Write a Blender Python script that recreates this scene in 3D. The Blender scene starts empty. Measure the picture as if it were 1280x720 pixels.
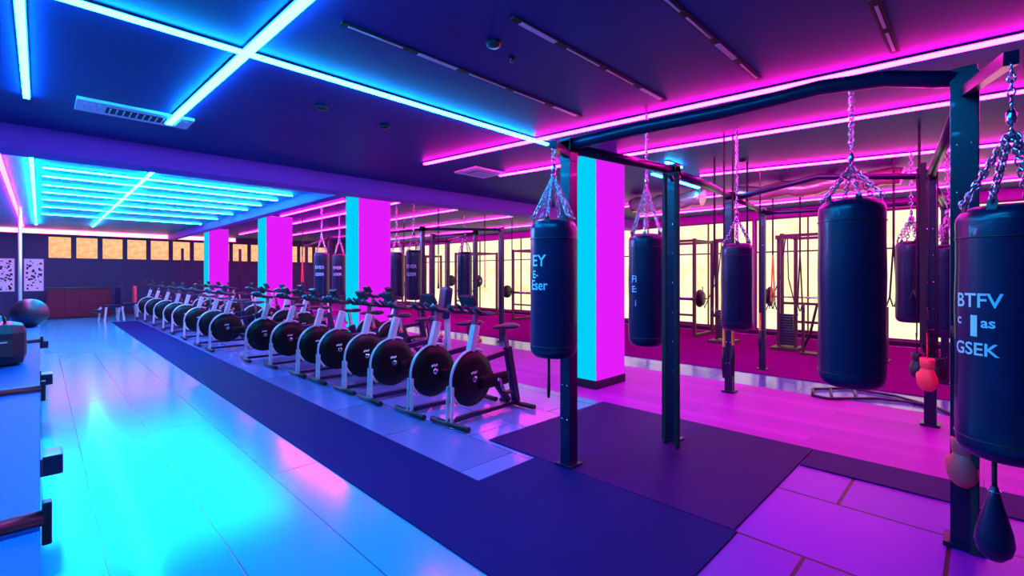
import bpy, bmesh, math, random
from mathutils import Vector, Matrix

random.seed(7)
PI = math.pi
SC = bpy.context.scene
COL = SC.collection

# ------------------------------------------------------------------ camera, world, exposure
CAM_H = 1.6
F = 590.0            # focal length in pixels of the 1280 px wide frame
HOR = 343.0          # eye level in the photograph
cam_data = bpy.data.cameras.new('camera')
cam_data.sensor_width = 36.0
cam_data.lens = 36.0 * F / 1280.0
cam_data.shift_y = -(360.0 - HOR) / 1280.0
cam_data.clip_end = 200
cam = bpy.data.objects.new('camera', cam_data)
COL.objects.link(cam)
cam.location = (0, 0, CAM_H)
cam.rotation_euler = (PI / 2, 0, -PI / 4)
SC.camera = cam

world = bpy.data.worlds.new('world')
SC.world = world
world.use_nodes = True
world.node_tree.nodes['Background'].inputs[0].default_value = (0.02, 0.06, 0.3, 1)
world.node_tree.nodes['Background'].inputs[1].default_value = 0.2

SC.view_settings.view_transform = 'Standard'
SC.view_settings.look = 'None'
SC.view_settings.exposure = 0.0
SC.view_settings.gamma = 1.0
SC.view_settings.use_curve_mapping = False
SC.cycles.use_denoising = True
SC.cycles.max_bounces = 6
SC.cycles.diffuse_bounces = 3
SC.cycles.glossy_bounces = 3
SC.cycles.sample_clamp_indirect = 8.0

CYAN = (0.006, 0.36, 1.0)
CYAN_POWER = 120.0
PINK = (1.0, 0.007, 0.52)
PINK_POWER = 102.0
CEIL = 3.3


def P(px, d, z=0.0):
    """World point seen in column px of the frame at planar depth d."""
    r = (px - 640.0) / F * d
    return Vector(((d + r) / math.sqrt(2), (d - r) / math.sqrt(2), z))


# ------------------------------------------------------------------ materials
def new_mat(name):
    m = bpy.data.materials.new(name)
    m.use_nodes = True
    return m, m.node_tree.nodes, m.node_tree.links


def principled(name, col, rough=0.5, metal=0.0, coat=0.0, spec=0.5, bump=0.0, bscale=40.0, var=0.0, vscale=3.0):
    m, n, l = new_mat(name)
    b = n['Principled BSDF']
    b.inputs['Base Color'].default_value = (*col, 1)
    b.inputs['Roughness'].default_value = rough
    b.inputs['Metallic'].default_value = metal
    b.inputs['Coat Weight'].default_value = coat
    b.inputs['Specular IOR Level'].default_value = spec
    if bump or var:
        tc = n.new('ShaderNodeTexCoord')
    if bump:
        t = n.new('ShaderNodeTexNoise')
        t.inputs['Scale'].default_value = bscale
        l.new(tc.outputs['Object'], t.inputs['Vector'])
        bp = n.new('ShaderNodeBump')
        bp.inputs['Strength'].default_value = bump
        bp.inputs['Distance'].default_value = 0.01
        l.new(t.outputs['Fac'], bp.inputs['Height'])
        l.new(bp.outputs['Normal'], b.inputs['Normal'])
    if var:
        t2 = n.new('ShaderNodeTexNoise')
        t2.inputs['Scale'].default_value = vscale
        t2.inputs['Detail'].default_value = 5
        l.new(tc.outputs['Object'], t2.inputs['Vector'])
        mx = n.new('ShaderNodeMix')
        mx.data_type = 'RGBA'
        l.new(t2.outputs['Fac'], mx.inputs['Factor'])
        mx.inputs['A'].default_value = (*[c * (1 - var) for c in col], 1)
        mx.inputs['B'].default_value = (*[min(1, c * (1 + var)) for c in col], 1)
        l.new(mx.outputs['Result'], b.inputs['Base Color'])
    return m


def emitter(name, col, power):
    m, n, l = new_mat(name)
    n.remove(n['Principled BSDF'])
    e = n.new('ShaderNodeEmission')
    e.inputs[0].default_value = (*col, 1)
    e.inputs[1].default_value = power
    l.new(e.outputs[0], n['Material Output'].inputs[0])
    return m


def tile_floor(name, col, mortar, bw, rh, rough, offset=0.5, shift=(0, 0, 0), var=0.12, msize=0.006, rot=PI / 2, spec=0.5, ior=1.5):
    """Large tiles / planks whose long joints run along Y."""
    m, n, l = new_mat(name)
    b = n['Principled BSDF']
    tc = n.new('ShaderNodeTexCoord')
    mp = n.new('ShaderNodeMapping')
    mp.inputs['Rotation'].default_value = (0, 0, rot)
    mp.inputs['Location'].default_value = shift
    br = n.new('ShaderNodeTexBrick')
    br.offset = offset
    br.inputs['Scale'].default_value = 1.0
    br.inputs['Brick Width'].default_value = bw
    br.inputs['Row Height'].default_value = rh
    br.inputs['Mortar Size'].default_value = msize
    br.inputs['Mortar Smooth'].default_value = 0.2
    br.inputs['Color1'].default_value = (*[c * (1 - var) for c in col], 1)
    br.inputs['Color2'].default_value = (*[c * (1 + var) for c in col], 1)
    br.inputs['Mortar'].default_value = (*mortar, 1)
    l.new(tc.outputs['Object'], mp.inputs['Vector'])
    l.new(mp.outputs['Vector'], br.inputs['Vector'])
    b.inputs['Specular IOR Level'].default_value = spec
    b.inputs['IOR'].default_value = ior
    l.new(br.outputs['Color'], b.inputs['Base Color'])
    nz = n.new('ShaderNodeTexNoise')
    nz.inputs['Scale'].default_value = 2.2
    nz.inputs['Detail'].default_value = 6
    l.new(tc.outputs['Object'], nz.inputs['Vector'])
    mr = n.new('ShaderNodeMapRange')
    mr.inputs['From Min'].default_value = 0.3
    mr.inputs['From Max'].default_value = 0.7
    mr.inputs['To Min'].default_value = rough * 0.98
    mr.inputs['To Max'].default_value = rough * 1.03
    l.new(nz.outputs['Fac'], mr.inputs['Value'])
    l.new(mr.outputs['Result'], b.inputs['Roughness'])
    bp = n.new('ShaderNodeBump')
    bp.inputs['Strength'].default_value = 0.25
    bp.inputs['Distance'].default_value = 0.004
    bp.invert = True
    l.new(br.outputs['Fac'], bp.inputs['Height'])
    l.new(bp.outputs['Normal'], b.inputs['Normal'])
    return m


def lit_glass(name, col_a, col_b, power, scale, lo=0.35, hi=0.65):
    """Frosted window glass glowing with daylight, with the vague blotches of the street behind."""
    m, n, l = new_mat(name)
    n.remove(n['Principled BSDF'])
    tc = n.new('ShaderNodeTexCoord')
    nz = n.new('ShaderNodeTexNoise')
    nz.inputs['Scale'].default_value = scale
    nz.inputs['Detail'].default_value = 6
    nz.inputs['Roughness'].default_value = 0.65
    l.new(tc.outputs['Object'], nz.inputs['Vector'])
    cr = n.new('ShaderNodeValToRGB')
    cr.color_ramp.elements[0].position = lo
    cr.color_ramp.elements[0].color = (*col_a, 1)
    cr.color_ramp.elements[1].position = hi
    cr.color_ramp.elements[1].color = (*col_b, 1)
    l.new(nz.outputs['Fac'], cr.inputs['Fac'])
    e = n.new('ShaderNodeEmission')
    e.inputs[1].default_value = power
    l.new(cr.outputs['Color'], e.inputs[0])
    l.new(e.outputs[0], n['Material Output'].inputs[0])
    return m


M = {}
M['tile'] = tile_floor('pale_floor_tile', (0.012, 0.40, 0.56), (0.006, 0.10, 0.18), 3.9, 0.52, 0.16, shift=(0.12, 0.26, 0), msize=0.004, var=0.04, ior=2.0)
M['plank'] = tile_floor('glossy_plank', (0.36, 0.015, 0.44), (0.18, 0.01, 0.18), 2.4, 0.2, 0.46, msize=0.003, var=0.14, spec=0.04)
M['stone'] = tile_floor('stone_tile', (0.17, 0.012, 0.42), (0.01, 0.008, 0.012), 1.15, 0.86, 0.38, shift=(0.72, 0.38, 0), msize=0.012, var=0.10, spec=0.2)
M['polished'] = tile_floor('polished_slab', (0.12, 0.18, 0.46), (0.03, 0.06, 0.08), 1.2, 0.6, 0.16, msize=0.005, var=0.2)
M['rubber'] = principled('rubber_mat', (0.001, 0.008, 0.10), 0.65, spec=0.06, bump=0.25, bscale=260, var=0.15, vscale=2)
M['rubber2'] = principled('rubber_mat_purple', (0.022, 0.003, 0.10), 0.6, spec=0.08, bump=0.25, bscale=260, var=0.2, vscale=2)  # same rubber with a purple tint in its base colour
M['rubber3'] = principled('plum_rubber', (0.16, 0.001, 0.14), 0.8, spec=0.0, bump=0.2, bscale=200, var=0.15)
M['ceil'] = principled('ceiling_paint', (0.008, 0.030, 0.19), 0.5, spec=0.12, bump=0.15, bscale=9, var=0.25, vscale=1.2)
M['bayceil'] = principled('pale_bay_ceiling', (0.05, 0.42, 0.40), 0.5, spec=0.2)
M['beam'] = principled('beam_paint', (0.22, 0.05, 0.50), 0.6, spec=0.2)
M['wall'] = principled('navy_wall', (0.02, 0.02, 0.09), 0.6, var=0.15)
M['wallwin'] = principled('plum_wall', (0.28, 0.04, 0.36), 0.6)
M['white'] = principled('white_column', (0.85, 0.85, 0.87), 0.55)
M['black'] = principled('black_paint', (0.012, 0.012, 0.018), 0.38)
M['steel'] = principled('black_steel', (0.006, 0.006, 0.045), 0.35, coat=0.1)
M['leather'] = principled('black_leather', (0.005, 0.008, 0.05), 0.33, coat=0.25, spec=0.4, bump=0.12, bscale=60)
M['vinyl'] = principled('black_vinyl', (0.012, 0.014, 0.022), 0.42, coat=0.2)
M['chrome'] = principled('chrome', (0.75, 0.76, 0.8), 0.18, metal=1.0)
M['silver'] = principled('silver_paint', (0.62, 0.64, 0.68), 0.32, metal=0.35)
M['disc'] = principled('gloss_black', (0.004, 0.004, 0.006), 0.35, spec=0.3)
M['print'] = principled('white_print', (0.8, 0.85, 0.9), 0.5)
M['white_plastic'] = principled('white_plastic', (0.7, 0.72, 0.75), 0.4)
M['bench_top'] = principled('blue_vinyl', (0.005, 0.15, 0.5), 0.6, spec=0.08, bump=0.08, bscale=90)
M['red'] = principled('red_leather', (1.0, 0.07, 0.09), 0.5, coat=0.3)
M['strap'] = principled('webbing', (0.02, 0.02, 0.03), 0.7)
M['yellow'] = principled('yellow_webbing', (0.8, 0.5, 0.06), 0.6)
M['brown'] = principled('dark_brown_frame', (0.06, 0.02, 0.03), 0.5)
M['reflection'] = principled('tan_reflection', (0.75, 0.62, 0.45), 0.25, metal=0.7, bump=1.0, bscale=14)  # tan metal standing in for a cream reflection on the ceiling
M['screen'] = principled('screen_glass', (0.12, 0.14, 0.16), 0.15)
M['grille'] = principled('vent_plastic', (0.8, 0.85, 0.88), 0.45)
M['slot'] = principled('dark_slot', (0.01, 0.01, 0.015), 0.7)
M['unlit'] = principled('unlit_diffuser', (0.75, 0.6, 0.75), 0.3)
M['counter'] = principled('dark_red_counter', (0.12, 0.01, 0.03), 0.5, spec=0.2)
M['cyan'] = emitter('cyan_led', CYAN, CYAN_POWER)
M['pink'] = emitter('pink_led', PINK, PINK_POWER)
M['glow_cyan'] = emitter('cyan_added_glow', (0.0, 0.62, 0.95), 1.0)  # added glow that gives column faces the colour of strip light
M['glow_pink'] = emitter('magenta_added_glow', (0.82, 0.012, 1.0), 0.95)
M['cove'] = emitter('pale_pink_cove', (1.0, 0.13, 0.36), 8.0)
M['winwarm'] = lit_glass('orange_lit_pane', (0.95, 0.36, 0.14), (1.0, 0.62, 0.34), 1.15, 5.0)
M['winday'] = lit_glass('cream_lit_pane', (0.95, 0.6, 0.24), (1.0, 0.92, 0.6), 1.25, 1.6, 0.28, 0.5)


# ------------------------------------------------------------------ mesh building
class MB:
    def __init__(self):
        self.bm = bmesh.new()
        self.mats = []

    def mi(self, m):
        if m not in self.mats:
            self.mats.append(m)
        return self.mats.index(m)

    def _tag(self, before, m):
        if m is not None:
            i = self.mi(m)
            for f in self.bm.faces:
                if f.index == -1 or f.index >= before:
                    f.material_index = i

    def box(self, c, s, rot=None, bevel=0.0):
        b = bmesh.new()
        bmesh.ops.create_cube(b, size=1.0)
        for v in b.verts:
            v.co = Vector((v.co.x * s[0], v.co.y * s[1], v.co.z * s[2]))
        if bevel:
            bmesh.ops.bevel(b, geom=list(b.edges), offset=bevel, segments=2, affect='EDGES', profile=0.6)
        if rot is not None:
            bmesh.ops.transform(b, matrix=rot, verts=b.verts)
        bmesh.ops.translate(b, vec=Vector(c), verts=b.verts)
        self._merge(b)
        return self

    def bar(self, a, b_, w, h=None, up=(0, 0, 1), bevel=0.0):
        """rectangular bar from a to b"""
        a, b_ = Vector(a), Vector(b_)
        h = h or w
        d = b_ - a
        L = d.length
        x = d.normalized()
        upv = Vector(up)
        if abs(x.dot(upv)) > 0.98:
            upv = Vector((1, 0, 0)) if abs(x.x) < 0.9 else Vector((0, 1, 0))
        y = upv.cross(x).normalized()
        z = x.cross(y)
        rot = Matrix((x, y, z)).transposed().to_4x4()
        return self.box((a + b_) / 2, (L, w, h), rot, bevel)

    def tube(self, pts, r, seg=10, cap=True, closed=False):
        pts = [Vector(p) for p in pts]
        n = len(pts)
        rs = r if isinstance(r, (list, tuple)) else [r] * n
        b = bmesh.new()
        rings = []
        prev = None
        for i, p in enumerate(pts):
            if closed:
                t = (pts[(i + 1) % n] - pts[i - 1]).normalized()
            else:
                t = (pts[min(i + 1, n - 1)] - pts[max(i - 1, 0)]).normalized()
            if prev is None:
                u = Vector((0, 0, 1)) if abs(t.z) < 0.9 else Vector((1, 0, 0))
            else:
                u = prev
            v = t.cross(u).normalized()
            u = v.cross(t).normalized()
            prev = u
            rings.append([b.verts.new(p + (u * math.cos(2 * PI * k / seg) + v * math.sin(2 * PI * k / seg)) * rs[i]) for k in range(seg)])
        m = n if closed else n - 1
        for i in range(m):
            A, B = rings[i], rings[(i + 1) % n]
            for k in range(seg):
                f = b.faces.new((A[k], A[(k + 1) % seg], B[(k + 1) % seg], B[k]))
                f.smooth = True
        if cap and not closed:
            b.faces.new(rings[0])
            b.faces.new(list(reversed(rings[-1])))
        bmesh.ops.recalc_face_normals(b, faces=b.faces)
        self._merge(b)
        return self

    def lathe(self, prof, c=(0, 0, 0), seg=32, rot=None):
        """profile [(r,z)...] around local Z"""
        b = bmesh.new()
        rings = []
        for r, z in prof:
            if r < 1e-5:
                rings.append([b.verts.new((0, 0, z))])
            else:
                rings.append([b.verts.new((r * math.cos(2 * PI * k / seg), r * math.sin(2 * PI * k / seg), z)) for k in range(seg)])
        for A, B in zip(rings, rings[1:]):
            for k in range(seg):
                k2 = (k + 1) % seg
                if len(A) == 1 and len(B) == 1:
                    continue
                if len(A) == 1:
                    f = b.faces.new((A[0], B[k2], B[k]))
                elif len(B) == 1:
                    f = b.faces.new((A[k], A[k2], B[0]))
                else:
                    f = b.faces.new((A[k], A[k2], B[k2], B[k]))
                f.smooth = True
        bmesh.ops.recalc_face_normals(b, faces=b.faces)
        if rot is not None:
            bmesh.ops.transform(b, matrix=rot, verts=b.verts)
        bmesh.ops.translate(b, vec=Vector(c), verts=b.verts)
        self._merge(b)
        return self

    def ball(self, c, r, s=(1, 1, 1), u=16, v=10, rot=None):
        b = bmesh.new()
        bmesh.ops.create_uvsphere(b, u_segments=u, v_segments=v, radius=r)
        for q in b.verts:
            q.co = Vector((q.co.x * s[0], q.co.y * s[1], q.co.z * s[2]))
        for f in b.faces:
            f.smooth = True
        if rot is not None:
            bmesh.ops.transform(b, matrix=rot, verts=b.verts)
        bmesh.ops.translate(b, vec=Vector(c), verts=b.verts)
        self._merge(b)
        return self

    def torus(self, c, R, r, rot=None, a0=0.0, a1=2 * PI, n=24, seg=8, sx=1.0):
        full = abs(a1 - a0 - 2 * PI) < 1e-4
        pts = []
        m = n if full else n + 1
        for i in range(m):
            a = a0 + (a1 - a0) * i / n
            v = Vector((R * math.cos(a) * sx, R * math.sin(a), 0))
            if rot is not None:
                v = rot @ v
            pts.append(v + Vector(c))
        return self.tube(pts, r, seg, closed=full)

    def chain(self, a, b_, link=0.034, r=0.0042):
        a, b_ = Vector(a), Vector(b_)
        d = b_ - a
        n = max(2, int(d.length / (link * 0.72)))
        z = d.normalized()
        up = Vector((1, 0, 0)) if abs(z.x) < 0.8 else Vector((0, 1, 0))
        x = up.cross(z).normalized()
        y = z.cross(x)
        for i in range(n):
            c = a + d * (i + 0.5) / n
            q = x if i % 2 else y
            rot = Matrix((z, q, z.cross(q))).transposed()
            self.torus(c, link * 0.32, r, rot, n=8, seg=5, sx=1.75)
        return self

    def _merge(self, b):
        me = bpy.data.meshes.new('tmp')
        b.to_mesh(me)
        b.free()
        self.bm.from_mesh(me)
        bpy.data.meshes.remove(me)

    def build(self, name, mat, parent=None, loc=(0, 0, 0)):
        me = bpy.data.meshes.new(name)
        self.bm.to_mesh(me)
        self.bm.free()
        me.materials.append(mat)
        o = bpy.data.objects.new(name, me)
        COL.objects.link(o)
        o.location = loc
        if parent is not None:
            o.parent = parent
        return o


def tag(o, label=None, cat=None, group=None, kind=None):
    if label:
        o['label'] = label
    if cat:
        o['category'] = cat
    if group:
        o['group'] = group
    if kind:
        o['kind'] = kind
    return o


def empty(name, loc, rz=0.0, label=None, cat=None, group=None):
    o = bpy.data.objects.new(name, None)
    COL.objects.link(o)
    o.location = loc
    o.rotation_euler = (0, 0, rz)
    o.empty_display_size = 0.1
    return tag(o, label, cat, group)


def copy_tree(o, parent=None):
    c = o.copy()
    COL.objects.link(c)
    if parent is not None:
        c.parent = parent
    for ch in list(o.children):
        copy_tree(ch, c)
    return c


def struct(name, mb, mat, **k):
    o = mb.build(name, mat, **k)
    o['kind'] = 'structure'
    return o


ROT_X = Matrix.Rotation(PI / 2, 4, 'X')     # lathe axis Z -> -Y / Y
ROT_Y = Matrix.Rotation(PI / 2, 4, 'Y')     # lathe axis Z -> X

# ------------------------------------------------------------------ room shell
X0, X1, Y0, Y1 = -2.8, 13.6, -3.2, 25.0


def slab(x0, x1, y0, y1, z0, z1):
    return MB().box(((x0 + x1) / 2, (y0 + y1) / 2, (z0 + z1) / 2), (x1 - x0, y1 - y0, z1 - z0))


# floor: one mesh, four finishes
def make_floor():
    bm = bmesh.new()
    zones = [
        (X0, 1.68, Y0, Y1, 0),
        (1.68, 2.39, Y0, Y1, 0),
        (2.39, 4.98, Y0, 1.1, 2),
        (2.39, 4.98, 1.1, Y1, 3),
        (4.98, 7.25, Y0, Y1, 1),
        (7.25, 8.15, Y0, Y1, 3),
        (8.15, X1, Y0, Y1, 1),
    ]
    for x0, x1, y0, y1, mi in zones:
        vs = [bm.verts.new(c) for c in ((x0, y0, 0), (x1, y0, 0), (x1, y1, 0), (x0, y1, 0))]
        f = bm.faces.new(vs)
        f.material_index = mi
        vs2 = [bm.verts.new((v.co.x, v.co.y, -0.12)) for v in vs]
        f2 = bm.faces.new(list(reversed(vs2)))
        f2.material_index = mi
    me = bpy.data.meshes.new('floor')
    bm.to_mesh(me)
    bm.free()
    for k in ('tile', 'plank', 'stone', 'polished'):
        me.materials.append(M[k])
    o = bpy.data.objects.new('floor', me)
    COL.objects.link(o)
    o['kind'] = 'structure'


make_floor()
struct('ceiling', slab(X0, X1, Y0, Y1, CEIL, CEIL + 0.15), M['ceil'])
struct('wall_left', slab(X0 - 0.15, X0, Y0, Y1, 0, CEIL), M['wall'])
struct('wall_rear', slab(X0 - 0.15, X1 + 0.15, Y0 - 0.15, Y0, 0, CEIL), M['wall'])

# far wall with the strip of small high windows
FW_Z0, FW_Z1 = 2.2, 3.06
win_far = [0.20 + 0.775 * k for k in range(14)]
mb = MB()
mb.box(((X0 + X1) / 2, Y1 + 0.08, FW_Z0 / 2), (X1 - X0, 0.16, FW_Z0))
mb.box(((X0 + X1) / 2, Y1 + 0.08, (FW_Z1 + CEIL) / 2), (X1 - X0, 0.16, CEIL - FW_Z1))
edges = [X0]
for wx in win_far:
    edges += [wx, wx + 0.68]
edges.append(X1)
for a, b in zip(edges[0::2], edges[1::2]):
    mb.box(((a + b) / 2, Y1 + 0.08, (FW_Z0 + FW_Z1) / 2), (b - a, 0.16, FW_Z1 - FW_Z0))
struct('wall_far', mb, M['wall'])
for i, wx in enumerate(win_far):
    w = empty('window_%d' % (i + 1), (wx + 0.34, Y1 + 0.06, FW_Z0))
    w['kind'] = 'structure'
    f = MB()
    for s in (-1, 1):
        f.box((s * 0.325, 0, 0.43), (0.03, 0.06, 0.86))
    f.box((0, 0, 0.015), (0.68, 0.06, 0.03))
    f.box((0, 0, 0.845), (0.68, 0.06, 0.03))
    f.build('window_frame', M['brown'], w)
    MB().box((0, 0.01, 0.43), (0.64, 0.012, 0.80)).build('pane', M['winwarm'], w)

# window wall on the right: full height glazing between brown mullions
RW_Z0, RW_Z1 = 0.12, 3.08
bays = [(-0.6 + 2.5 * k, 1.85 + 2.5 * k) for k in range(10)]
mb = MB()
mb.box((X1 + 0.08, (Y0 + Y1) / 2, RW_Z0 / 2), (0.16, Y1 - Y0, RW_Z0))
mb.box((X1 + 0.08, (Y0 + Y1) / 2, (RW_Z1 + CEIL) / 2), (0.16, Y1 - Y0, CEIL - RW_Z1))
ed = [Y0]
for a, b in bays:
    ed += [a, b]
ed.append(Y1)
for a, b in zip(ed[0::2], ed[1::2]):
    mb.box((X1 + 0.08, (a + b) / 2, (RW_Z0 + RW_Z1) / 2), (0.16, b - a, RW_Z1 - RW_Z0))
struct('wall_right', mb, M['wallwin'])
for i, (a, b) in enumerate(bays):
    w = empty('window_%d' % (i + 21), (X1 + 0.05, (a + b) / 2, RW_Z0))
    w['kind'] = 'structure'
    W, H = b - a, RW_Z1 - RW_Z0
    f = MB()
    for s in (-1, 0, 1):
        f.box((0, s * (W / 2 - 0.015), H / 2), (0.07, 0.03, H))
    for z in (0.02, H * 0.70, H - 0.02):
        f.box((0, 0, z), (0.06, W, 0.035))
    f.build('window_frame', M['brown'], w)
    MB().box((0.02, 0, H / 2), (0.012, W - 0.02, H - 0.02)).build('pane', M['winday'], w)

# downstand beams
struct('trim_1', slab(X0, X1, 7.75, 8.2, 3.02, CEIL), M['beam'])
struct('trim_2', slab(3.9, 4.12, 8.2, Y1, 3.08, CEIL), M['beam'])
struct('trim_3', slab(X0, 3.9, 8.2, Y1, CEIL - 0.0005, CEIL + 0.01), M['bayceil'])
struct('baseboard_far', slab(X0, X1, Y1 - 0.02, Y1, 0, 0.1), M['black'])
struct('baseboard_right', slab(X1 - 0.02, X1, Y0, Y1, 0, 0.1), M['black'])


def column(x, y, wx, wy, top):
    c = empty('column', (x + wx / 2, y + wy / 2, 0))
    c['kind'] = 'structure'
    MB().box((0, 0, top / 2), (wx, wy, top), bevel=0.008).build('shaft', M['white'], c)
    MB().box((0, -wy / 2 - 0.006, top / 2 + 0.05), (wx - 0.01, 0.012, top - 0.14)).build('added_glow_face', M['glow_pink'], c)  # glowing sheets added over the white shaft in place of light falling on it
    MB().box((-wx / 2 - 0.006, 0, top / 2 + 0.05), (0.012, wy - 0.01, top - 0.14)).build('added_glow_face', M['glow_cyan'], c)
    MB().box((0, 0, 0.06), (wx + 0.03, wy + 0.03, 0.12)).build('plinth', M['black'], c)


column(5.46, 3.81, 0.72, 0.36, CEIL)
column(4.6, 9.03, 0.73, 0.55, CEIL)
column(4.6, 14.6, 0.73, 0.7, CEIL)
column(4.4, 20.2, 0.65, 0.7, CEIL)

# ------------------------------------------------------------------ rubber mats
def mat_thing(x0, x1, y0, y1, z, m, label):
    o = MB().box((0, 0, z / 2), (x1 - x0, y1 - y0, z), bevel=0.002).build('rubber_mat', m, loc=((x0 + x1) / 2, (y0 + y1) / 2, 0))
    tag(o, label, 'mat')


mat_thing(1.68, 2.39, Y0, 20.6, 0.010, M['rubber'], 'long narrow black rubber runner between the pale aisle floor and the bikes')
mat_thing(2.39, 3.05, 1.08, 2.76, 0.010, M['rubber'], 'small dark rubber mat in front of the nearest thin rig post')
mat_thing(3.055, 4.98, 1.1, 3.37, 0.012, M['rubber2'], 'large purple lit rubber mat under the hanging bag rig')
mat_thing(4.5, 4.98, -2.6, 1.09, 0.012, M['rubber2'], 'dark rubber strip between stone tiles and magenta planks')
mat_thing(8.15, 13.3, -2.6, 20.0, 0.012, M['rubber3'], 'wide dark plum mat along the bright window wall')


# ------------------------------------------------------------------ led strips
def strip(a, b, mat, w, label, cat='led light', group=None, unlit=False, z=CEIL - 0.001):
    a, b = Vector((*a, 0)), Vector((*b, 0))
    mid = (a + b) / 2
    L = (b - a).length
    ang = math.atan2(b.y - a.y, b.x - a.x)
    e = empty('led_strip', (mid.x, mid.y, z), ang, label, cat, group)
    if unlit:
        MB().box((0, 0, -0.006), (L, w, 0.012)).build('housing', M['slot'], e)
        n = max(2, int(L / 0.45))
        for i in range(n):
            if (i * 7 + int(L * 10)) % 3 == 0:
                l_ = L / n * 0.7
                MB().box((-L / 2 + (i + 0.5) * L / n, 0, -0.014), (l_, w * 0.75, 0.006)).build('diffuser', M['unlit'], e)
            else:
                l_ = L / n * 0.8
                MB().box((-L / 2 + (i + 0.5) * L / n, 0, -0.014), (l_, w * 0.3, 0.006)).build('diffuser', M['unlit'], e)
    else:
        MB().box((0, 0, -0.008), (L, w + 0.014, 0.016)).build('housing', M['black'], e)
        MB().box((0, 0, -0.028), (L - 0.01, w, 0.024), bevel=0.004).build('diffuser', mat, e)
    return e


strip((-2.7, 3.93), (4.62, 3.97), M['cyan'], 0.045, 'long cyan led strip running across the ceiling to the rig post')
strip((1.25, 0.2), (1.01, 6.4), M['cyan'], 0.06, 'thick cyan led strip crossing the long cyan one at an angle')
strip((-0.09, 0.2), (-0.09, 6.4), M['cyan'], 0.045, 'cyan led strip by the frame edge left of the ceiling air vent')
ords = ['first', 'second', 'third', 'fourth', 'fifth', 'sixth', 'seventh', 'eighth', 'ninth', 'tenth', 'eleventh', 'twelfth',
        'thirteenth', 'fourteenth', 'fifteenth', 'sixteenth', 'seventeenth', 'eighteenth', 'nineteenth', 'twentieth']
for i, y in enumerate((10.4, 11.3, 12.4, 13.5, 14.8, 16.4, 18.4)):
    strip((0.02, y), (3.8, y), M['cyan'], 0.045, '%s parallel cyan led strip counting from the ceiling beam toward the far windows' % ords[i], group='parallel cyan strips beyond the beam')
strip((-0.09, 9.6), (-0.09, 22.5), M['cyan'], 0.05, 'cyan led strip closing the ends of the parallel cyan strips')
strip((1.3, 9.3), (1.3, 22.0), M['cyan'], 0.05, 'cyan led strip cutting across the seven parallel cyan strips')
strip((-0.42, 9.4), (-0.42, 23.6), M['pink'], 0.06, 'pink led strip above the black medicine ball at frame edge')
pink = M['pink']
strip((5.1, -2.0), (4.12, 6.0), pink, 0.05, 'longest brightest pink led strip above the punching bag rig')
strip((6.6, -2.0), (5.80, 3.68), pink, 0.05, 'pink led strip passing behind the hook of the big plain bag')
strip((5.71, 4.3), (5.5, 5.8), pink, 0.05, 'short pink led strip on the left of the square column head')
strip((9.2, -2.0), (7.9, 3.4), pink, 0.05, 'third pink led strip back from the big square column')
strip((10.2, -2.6), (10.2, 7.0), pink, 0.05, 'pink led strip over the far side of the rig')
strip((12.2, -2.6), (12.2, 7.0), pink, 0.05, 'pink led strip nearest the cream window wall')
strip((5.9, 9.6), (5.9, 22.0), pink, 0.05, 'far pink led strip just right of the magenta columns')
strip((7.6, 9.6), (7.6, 22.0), pink, 0.05, 'far pink led strip above the distant hanging bags')
strip((9.6, 9.0), (9.6, 22.0), pink, 0.05, 'far pink led strip behind the distant rig frame')
strip((11.8, 9.0), (11.8, 22.0), pink, 0.05, 'farthest pink led strip in front of the cream windows')
strip((4.9, 10.3), (4.9, 14.3), pink, 0.05, 'short pink led strip between the two middle columns')
strip((6.6, 3.35), (7.1, 3.35), M['cyan'], 0.05, 'short cyan led strip above the rig bag beside the square column')
strip((7.2, 3.9), (9.0, 3.9), M['cyan'], 0.05, 'short cyan led strip behind the post with hanging bands')

strip((1.43, 3.06), (4.1, 3.06), None, 0.05, 'unlit led channel nearest the long cyan strip', group='unlit led channels', unlit=True)
strip((2.2, 2.2), (4.3, 2.2), None, 0.05, 'unlit led channel with a bright pink end in mid ceiling', group='unlit led channels', unlit=True)
strip((1.5, 1.38), (4.4, 1.38), None, 0.05, 'unlit led channel above the plain punching bag', group='unlit led channels', unlit=True)
strip((1.8, 0.48), (4.6, 0.48), None, 0.06, 'unlit led channel straight up over the rig beam', group='unlit led channels', unlit=True)

# pale pink cove light above the far windows
e = empty('cove_light', (1.9, Y1 - 0.1, 3.12), 0, 'pale pink glowing cove band above the orange far windows', 'light')
MB().box((0, 0.03, 0.09), (9.2, 0.10, 0.16)).build('diffuser', M['cove'], e)
MB().box((0, 0.05, 0.0), (9.2, 0.16, 0.02)).build('shelf', M['black'], e)


# ------------------------------------------------------------------ ceiling vents and small ceiling fittings
def vent(x, y, lx, ly, label):
    e = empty('ceiling_vent', (x, y, CEIL), 0, label, 'air vent')
    f = MB()
    f.box((0, 0, -0.015), (lx, ly, 0.03), bevel=0.004)
    f.build('casing', M['grille'], e)
    MB().box((0, 0, -0.033), (lx * 0.52, ly * 0.5, 0.006)).build('opening', M['slot'], e)
    for i in range(9):
        xx = -lx * 0.23 + i * lx * 0.46 / 8
        MB().box((xx, 0, -0.039), (0.014, ly * 0.48, 0.008), Matrix.Rotation(0.4, 4, 'Y')).build('slat', M['grille'], e)
    for s in (-1, 1):
        for k in range(3):
            MB().box((s * lx * (0.32 + 0.055 * k), 0, -0.034), (0.012, ly * 0.6, 0.006)).build('rib', M['white_plastic'], e)


vent(0.72, 6.3, 0.95, 0.42, 'pale rectangular air vent in the blue ceiling with dark slats')
vent(5.15, 5.9, 0.65, 0.55, 'pink lit square air vent beside the end of the pink strip')


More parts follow.
